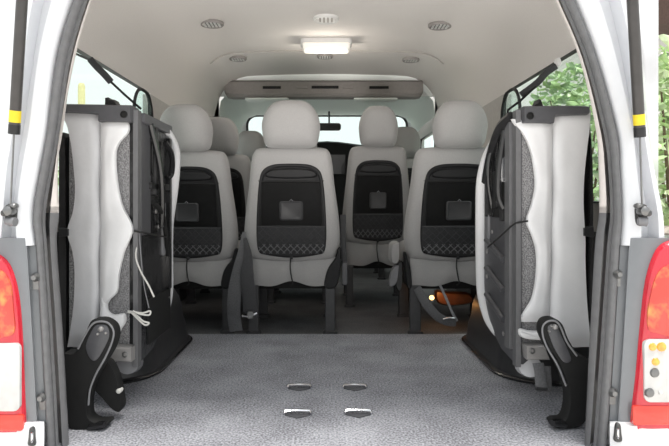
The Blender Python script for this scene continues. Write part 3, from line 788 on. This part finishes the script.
LEFT = dict(label='rear seat folded up on the left, black crumpled underside and hanging white drawstring',
    uo=63, us=100, us2=99, ui=132.5, vb1=347, vb2=309,
    outer=[(60.5, 108), (62, 116), (67, 126), (71, 145), (73.5, 168), (75, 190), (73, 211), (67.5, 228), (68, 238), (72.5, 252), (74.5, 275), (73, 310), (67, 349)],
    inner=[(126, 118), (128.5, 126), (127, 133), (119, 142), (115, 154), (116.5, 180), (121.5, 205), (132, 229), (123.5, 252), (118.5, 274), (116.5, 292), (109, 300), (104, 309)],
    flaps=[([(100, 300), (106, 302), (107, 311), (113, 315), (123, 314), (125, 322), (120, 331), (113, 343), (100, 345)], 'cover')],
    shell=[(58, 136), (64, 138), (66, 160), (66, 345), (60, 348), (57, 300), (57, 200)],
    bracket=[(131, 105), (131, 121.5), (98.5, 121.5), (98.5, 113.5), (66, 112), (62, 112), (62, 105), (66, 103.8), (100, 104.4), (118, 104.8)],
    elastic=[(58, 228), (68, 229), (68, 236), (58, 237)], hole=(124, 114.5), knob=[(105, 105), (105, 98), (108, 97.2), (109, 99.5), (114, 99.5), (117, 105)],
    under='vinyl',
    members=[(1.775, 1.87, .50, .86, .004, 'grey_plastic'), (1.78, 2.10, .835, .865, .012, 'grey_plastic'), (2.06, 2.085, .30, .82, .014, 'black_gloss'),
             (1.90, 1.925, .62, .84, .012, 'black'), (1.85, 2.08, .64, .66, .012, 'black'), (2.0, 2.03, .42, .60, .008, 'mid_grey'),
             (1.86, 1.98, .68, .80, .006, 'black_gloss'), (1.84, 2.1, .16, .30, .006, 'black_matte')],
    tubes=[([(.545, 1.85, .84), (.53, 1.90, .72), (.53, 1.93, .62), (.54, 1.96, .52)], .010, 'black_gloss'),
           ([(.54, 2.0, .80), (.525, 2.03, .76), (.53, 2.05, .70), (.54, 2.03, .68)], .009, 'black_gloss'),
           ([(.545, 1.88, .60), (.535, 1.95, .56), (.535, 2.0, .48), (.545, 2.05, .42)], .008, 'black_matte')],
    screws=[(1.93, .57), (1.96, .52), (2.06, .45), (2.08, .38), (2.07, .33), (2.08, .27)],
    rim=[(.56, 2.02, .862), (.553, 2.10, .83), (.546, 2.15, .77), (.556, 2.155, .65), (.572, 2.15, .52), (.572, 2.15, .40), (.568, 2.145, .28), (.565, 2.10, .215)],
    hinge=[(108, 347), (131.5, 348), (131.5, 362), (103, 362)], hinge_hole=(125, 354.5), sleeve=(128, 363),
    leg=[(91, 322), (98, 319), (106, 320), (114, 326), (116, 336), (112, 350), (100, 370), (92, 386), (89, 402), (90, 416), (98, 421), (109, 421), (107, 426), (96, 430), (82, 431), (71, 427), (68, 415), (66, 390), (65, 360), (66, 352), (74, 352), (82, 344)],
    leg_rim=[(78, 349), (85, 335), (92, 324.5), (99, 321.5), (108, 323), (113.5, 331), (112, 342), (105, 358), (96, 374), (90, 390), (88.5, 405)],
    leg_face=[(94, 327), (101, 324), (108, 326), (110, 335), (106, 346), (97, 360), (90, 358), (86, 345)],
    leg_bolts=[(101, 329, .0075), (106, 333, .0035), (98, 334, .0035)],
    toe=((92, 426), (106, 424)),
    cords=[([(134, 231, 1.735), (145, 233, 1.75), (155, 235, 1.86), (166, 237, 1.985)], .0028, 'cord_black'),
           ([(139, 236, 1.76), (137, 246, 1.745), (136, 258, 1.742), (141, 272, 1.74), (149, 286, 1.738), (154, 297, 1.736)], .0026, 'cord'),
           ([(139, 232, 1.75), (141, 256, 1.75), (144, 285, 1.745), (149, 308, 1.742)], .0016, 'mid_grey'),
           ([(128, 311, 1.725), (134, 312, 1.72), (143, 313, 1.715), (150, 311, 1.715), (149, 315, 1.712), (140, 314, 1.712), (133, 311, 1.718)], .0026, 'cord'),
           ([(128, 312, 1.724), (135, 314, 1.718), (143, 321, 1.712), (149, 323, 1.712), (145, 325, 1.712), (138, 319, 1.715), (132, 313, 1.718)], .0026, 'cord')])
RIGHT = dict(label='rear seat folded up on the right, ribbed dark grey underside panel',
    uo=590, us=552.5, us2=549, ui=519, vb1=347, vb2=322,
    outer=[(591, 108), (589.5, 130), (587, 150), (584.5, 175), (583.5, 200), (584.5, 222), (585.5, 240), (585.5, 262), (587, 300), (590, 335), (590, 349)],
    inner=[(512, 119), (516, 125), (522, 131), (528.5, 143), (533.5, 160), (536, 185), (532, 205), (527, 221), (532.5, 235), (537, 252), (537, 275), (533, 298), (525, 312), (518.5, 322)],
    flaps=[([(519, 331), (522, 329), (530, 331), (545, 332), (545, 340), (530, 340), (521, 337)], 'cover')],
    shell=[(589, 136), (593, 138), (595, 200), (594, 300), (592, 348), (588, 346)],
    bracket=[(524, 106), (524, 122.5), (554, 123), (555, 115.5), (588, 114.5), (590, 112.5), (590, 107), (586, 105.8), (560, 105.6)],
    elastic=[(584, 228), (594, 226), (595, 238), (584, 236)], hole=(530, 116), knob=[(534, 106), (537, 103), (539, 99), (541, 99.5), (543, 106)],
    under='grey_plastic',
    members=[(1.78, 1.83, .16, .84, .012, 'strip_grey'), (1.90, 1.925, .60, .80, .014, 'black_gloss'),
             (1.97, 2.00, .55, .75, .012, 'black_gloss'), (2.03, 2.055, .55, .70, .014, 'black'), (1.84, 2.08, .55, .69, .004, 'black_matte'), (1.84, 1.95, .69, .79, .004, 'black_matte'), (1.85, 1.88, .54, .58, .014, 'black'),
             (1.93, 1.98, .58, .70, .010, 'black'), (2.03, 2.045, .46, .56, .008, 'mid_grey'), (1.835, 1.85, .66, .74, .02, 'chrome')],
    tubes=[([(.548, 1.78, .855), (.536, 1.84, .835), (.536, 1.91, .80), (.54, 1.99, .745), (.545, 2.06, .67)], .015, 'black'),
           ([(.545, 1.84, .82), (.53, 1.845, .70), (.53, 1.85, .62), (.545, 1.85, .58)], .010, 'black'),
           ([(.545, 1.95, .79), (.53, 1.96, .74), (.53, 1.97, .66), (.545, 1.98, .58)], .007, 'black_gloss'),
           ([(.548, 1.86, .42), (.545, 2.05, .47)], .010, 'grey_plastic'), ([(.548, 1.86, .325), (.545, 2.05, .375)], .010, 'grey_plastic'), ([(.548, 1.86, .235), (.545, 2.05, .285)], .010, 'grey_plastic')],
    screws=[(2.0, .50), (2.06, .43), (2.06, .345), (2.06, .265), (1.87, .19)],
    rim=[(.566, 1.88, .858), (.56, 1.96, .815), (.553, 2.06, .755), (.548, 2.115, .67), (.548, 2.125, .55), (.548, 2.125, .40), (.55, 2.12, .28), (.555, 2.06, .20), (.562, 1.98, .165)],
    hinge=[(526, 346), (545, 346), (550, 360), (527, 360)], hinge_hole=(532, 351), sleeve=(530, 366),
    leg=[(543, 322), (549, 318.5), (556, 319), (562, 325), (567, 338), (576, 352), (590, 362), (591, 390), (588, 412), (582, 423), (572, 427), (556, 427), (551, 423), (555, 420), (564, 418), (568, 402), (566, 384), (558, 364), (547, 346), (541, 332)],
    leg_rim=[(566, 386), (558, 366), (548, 349), (543, 336), (543, 326), (549, 321), (556, 321.5), (561, 328), (567, 342), (577, 356)],
    leg_face=[(547, 329), (550, 324), (556, 325), (560, 333), (567, 348), (571, 360), (563, 362), (553, 347)],
    leg_bolts=[(555, 327, .0075), (549, 331, .003), (551, 326, .003)],
    toe=((562, 423), (552, 423)),
    cords=[([(528, 221, 1.725), (521, 222, 1.735), (514, 224, 1.75), (505, 232, 1.79), (496, 240, 1.88), (488, 247, 1.985)], .0028, 'cord_black')])
folded_seat('left', -1, LEFT); folded_seat('right', 1, RIGHT)

# second stowed leg blade on the left, stowed strap loop on the right
t = thing('stowed_leg', 'black leaf-shaped stowed leg blade behind the left support leg', 'seat leg', W(112, 405, 1.65))
po = pix([(96, 364), (108, 360), (117, 374), (122, 396), (123, 406), (119, 412), (112, 409), (102, 398), (92, 385)], 1.65, 4)
plate(po, [(0, 1.675), (0, 1.65), (.004, 1.644)], XZ).build('blade', M['black_matte'], t)
MB().lathe([(.007, .0), (.007, -.02), (.004, -.024)], W(121, 389, 1.662), 'y', 10).build('pin', M['cord'], t)
t = thing('strap_loop', 'folded black strap loop hanging under the right folded seat', 'strap', W(541, 390, 1.73))
strap([W(538, 363, 1.705), W(540, 373, 1.69), W(541, 384, 1.67), W(543, 390, 1.675), W(546, 386, 1.69), W(545, 366, 1.705)], .016, .004, 'webbing', M['belt_grey'], t)
MB().tube([W(536, 388, 1.67), W(547, 389, 1.67)], .006, 8).build('end_bar', M['black'], t)

# straps and cords hanging from the window headers, holding the folded seats
t = thing('retaining_strap', 'black strap running from window top down to left folded seat', 'strap', W(92, 62, 1.95))
strap([W(90, 59, 1.96), W(96, 66, 1.95), W(104, 74, 1.94), W(111, 82, 1.94)], .011, .004, 'webbing', M['belt'], t, up=(1, 0, .7))
MB().tube([W(75, 53.5, 2.02), W(90, 60, 1.97)], .004, 6).build('hook', M['black'], t)
MB().tube([W(111, 82, 1.94), W(125, 95, 1.92), W(141, 109, 1.95)], .004, 6).build('cord', M['cord_black'], t)
t = thing('retaining_strap', 'black strap running from window top down to right folded seat', 'strap', W(556, 66, 1.95))
strap([W(556, 66, 1.96), W(546, 73, 1.95), W(537, 83, 1.94), W(521, 95, 1.94)], .011, .004, 'webbing', M['belt'], t, up=(1, 0, -.8))
po = pix([(555, 60), (559, 58), (561, 64), (557, 67)], 1.96, 3)
plate(po, [(0, 1.97), (0, 1.955), (.002, 1.95)], XZ).build('hook', M['white_panel'], t)
MB().tube([W(536, 86, 1.94), W(520, 101, 1.93), W(508, 110, 1.96), (.60, 2.0, .876)], .004, 6).build('cord', M['cord_black'], t)

# ------------------------------------------------------------------ outside
GZ = -.55
struct(MB().box(-14, 14, -6, 20, GZ-.1, GZ).build('ground', M['ground'], smooth=False), 'pale concrete ground outside the van', 'ground')
def shrub(x, y, r, h, n, mats, label, seed, leaf=.09, group='shrubs outside the van'):
    rnd = random.Random(seed)
    t = thing('shrub', label, 'shrub', (x, y, GZ), group)
    b = MB()
    for k in range(5):
        a = 2*PI*k/5
        b.tube([(x+.05*math.cos(a), y+.05*math.sin(a), GZ), (x+.3*r*math.cos(a), y+.3*r*math.sin(a), GZ+h*.4), (x+.6*r*math.cos(a), y+.6*r*math.sin(a), GZ+h*.85)], [.025, .018, .006], 6)
    b.build('stem', M['stem'], t)
    for mi, mm in enumerate(mats):
        b = MB()
        for _ in range(n//len(mats)):
            a = rnd.uniform(0, 2*PI); q = rnd.uniform(0, 1)**.5; zz = rnd.uniform(.12, 1)
            rr_ = r*q*(1-.45*max(0, zz-.55)/.45)
            p = Vector((x+rr_*math.cos(a), y+rr_*math.sin(a), GZ+h*zz))
            d = Vector((rnd.uniform(-1, 1), rnd.uniform(-1, 1), rnd.uniform(-.7, .5))).normalized()
            s = d.cross(Vector((rnd.uniform(-1, 1), rnd.uniform(-1, 1), rnd.uniform(-1, 1)))).normalized()
            L = leaf*rnd.uniform(.7, 1.4)
            nrm = d.cross(s)*.12*L
            b.add([p, p+d*L*.35+s*L*.24+nrm, p+d*L*.75+s*L*.16, p+d*L, p+d*L*.75-s*L*.16, p+d*L*.35-s*L*.24+nrm], [(0, 1, 2, 3), (0, 3, 4, 5)])
        b.build('foliage', M[mm], t, smooth=False)
shrub(2.15, 3.6, .50, 2.1, 1500, ['leaf1', 'leaf2'], 'bright leafy shrub closest to the right body corner', 1)
shrub(2.75, 4.7, .60, 2.3, 1500, ['leaf1', 'leaf2', 'leaf3'], 'mixed green shrub behind the bright leafy one', 2)
shrub(2.45, 6.0, .60, 2.5, 1500, ['leaf1', 'leaf3'], 'darker shrub seen through the right rear window', 3)
shrub(3.3, 7.6, .7, 2.6, 1200, ['leaf2', 'leaf1'], 'pale shrub at the house corner on the right', 4)
shrub(-4.6, 8.5, .9, 2.2, 1200, ['leaf2'], 'pale yellow green shrub seen through left rear window', 5, .14)
shrub(-5.7, 10.8, .9, 3.6, 1200, ['leaf2'], 'pale yellow green shrub at the left edge beyond the strut', 6, .14)
t = thing('house', 'pale house with brown eaves beyond the shrubs on the right', 'house', (6, 10, GZ))
MB().box(3.2, 9, 9.0, 12, GZ, 3.3).build('wall', M['house'], t, smooth=False)
MB().add([(2.7, 8.3, 3.06), (9.5, 8.3, 3.06), (9.5, 12.5, 3.06), (2.7, 12.5, 3.06), (2.7, 8.3, 3.5), (9.5, 8.3, 3.5), (9.5, 10.4, 4.8), (2.7, 10.4, 4.8), (2.7, 12.5, 3.5), (9.5, 12.5, 3.5)],
   [(0, 3, 2, 1), (0, 1, 5, 4), (4, 5, 6, 7), (7, 6, 9, 8), (2, 3, 8, 9), (0, 4, 7, 8, 3), (1, 2, 9, 6, 5)]).build('roof', M['eave'], t, smooth=False)
t = thing('garden_wall', 'low rough stone garden edging behind the right tail light', 'garden wall', (2.6, 4.0, GZ))
b = MB()
rnd = random.Random(3)
for r_ in range(4):
    for k in range(14):
        y0 = 2.6+.42*k+(.2 if r_ % 2 else 0)
        po = rrect(y0, y0+.38, GZ+.26*r_, GZ+.26*r_+.24, .05, 3)
        x0 = 1.74+rnd.uniform(-.03, .03)
        b.loft([[(x0+.3, q.x, q.y) for q in po], [(x0+.03, q.x, q.y) for q in po], [(x0, q.x, q.y) for q in inset(po, .03)]])
b.build('stonework', M['stone'], t)
o = MB().lathe([(.05, GZ), (.05, 2.3), (.035, 2.34)], (-3.6, 8.8, 0), 'z', 14).build('post', M['yellow_post'])
tag(o, 'yellow post standing outside the left rear window', 'post')

# ------------------------------------------------------------------ light, camera
w = bpy.data.worlds.new('sky'); bpy.context.scene.world = w; w.use_nodes = True
nt = w.node_tree; bg = nt.nodes['Background']
tc = nt.nodes.new('ShaderNodeTexCoord'); sp = nt.nodes.new('ShaderNodeSeparateXYZ'); rp = nt.nodes.new('ShaderNodeValToRGB')
nt.links.new(tc.outputs['Generated'], sp.inputs[0]); nt.links.new(sp.outputs['Z'], rp.inputs['Fac'])
rp.color_ramp.elements[0].position = 0; rp.color_ramp.elements[0].color = (1, 1, .97, 1)
rp.color_ramp.elements[1].position = .6; rp.color_ramp.elements[1].color = (.93, .97, 1, 1)
nt.links.new(rp.outputs['Color'], bg.inputs['Color']); bg.inputs['Strength'].default_value = 1.35
def area(name, loc, rot, sx_, sy_, e, col=(1, 1, 1)):
    l = bpy.data.lights.new(name, 'AREA'); l.shape = 'RECTANGLE'; l.size = sx_; l.size_y = sy_; l.energy = e; l.color = col
    o = bpy.data.objects.new(name, l); C.objects.link(o); o.location = loc; o.rotation_euler = rot; return o
sun = bpy.data.lights.new('sun', 'SUN'); sun.energy = 5; sun.angle = math.radians(25); sun.color = (1, .97, .92)
so = bpy.data.objects.new('sun', sun); C.objects.link(so); so.rotation_euler = (math.radians(5), math.radians(10), 0)
spl = bpy.data.lights.new('roof_bounce', 'SPOT'); spl.energy = 245; spl.color = (1, .95, .91); spl.spot_size = math.radians(44); spl.spot_blend = .9; spl.shadow_soft_size = .25  # unseen spot added outside the opening to brighten the headliner
so = bpy.data.objects.new('roof_bounce', spl); C.objects.link(so); so.location = (0, .25, .05)
so.rotation_euler = (Vector((0, 3.0, 1.6))-so.location).to_track_quat('-Z', 'Y').to_euler()
pl = bpy.data.lights.new('dome_lamp', 'POINT'); pl.energy = 3; pl.color = (1, .92, .8); pl.shadow_soft_size = .05
po = bpy.data.objects.new('dome_lamp', pl); C.objects.link(po); po.location = (0, 3.75, 1.46)
pl = bpy.data.lights.new('amber_lamp', 'POINT'); pl.energy = .2; pl.color = (1, .45, .12); pl.shadow_soft_size = .01  # added point light that feeds the warm glow under the seat
po = bpy.data.objects.new('amber_lamp', pl); C.objects.link(po); po.location = W(441, 296, 2.93)

cam = bpy.data.cameras.new('camera'); co = bpy.data.objects.new('camera', cam); C.objects.link(co)
co.location = (0, 0, ZC); co.rotation_euler = (PI/2, 0, 0)
cam.sensor_width = 36; cam.lens = 36*F/669; cam.clip_start = .05
cam.shift_x = (334.5-CX)/669; cam.shift_y = -(223-HZ)/669
sc = bpy.context.scene; sc.camera = co
sc.view_settings.view_transform = 'Standard'; sc.view_settings.look = 'None'; sc.view_settings.exposure = 0; sc.view_settings.gamma = 1
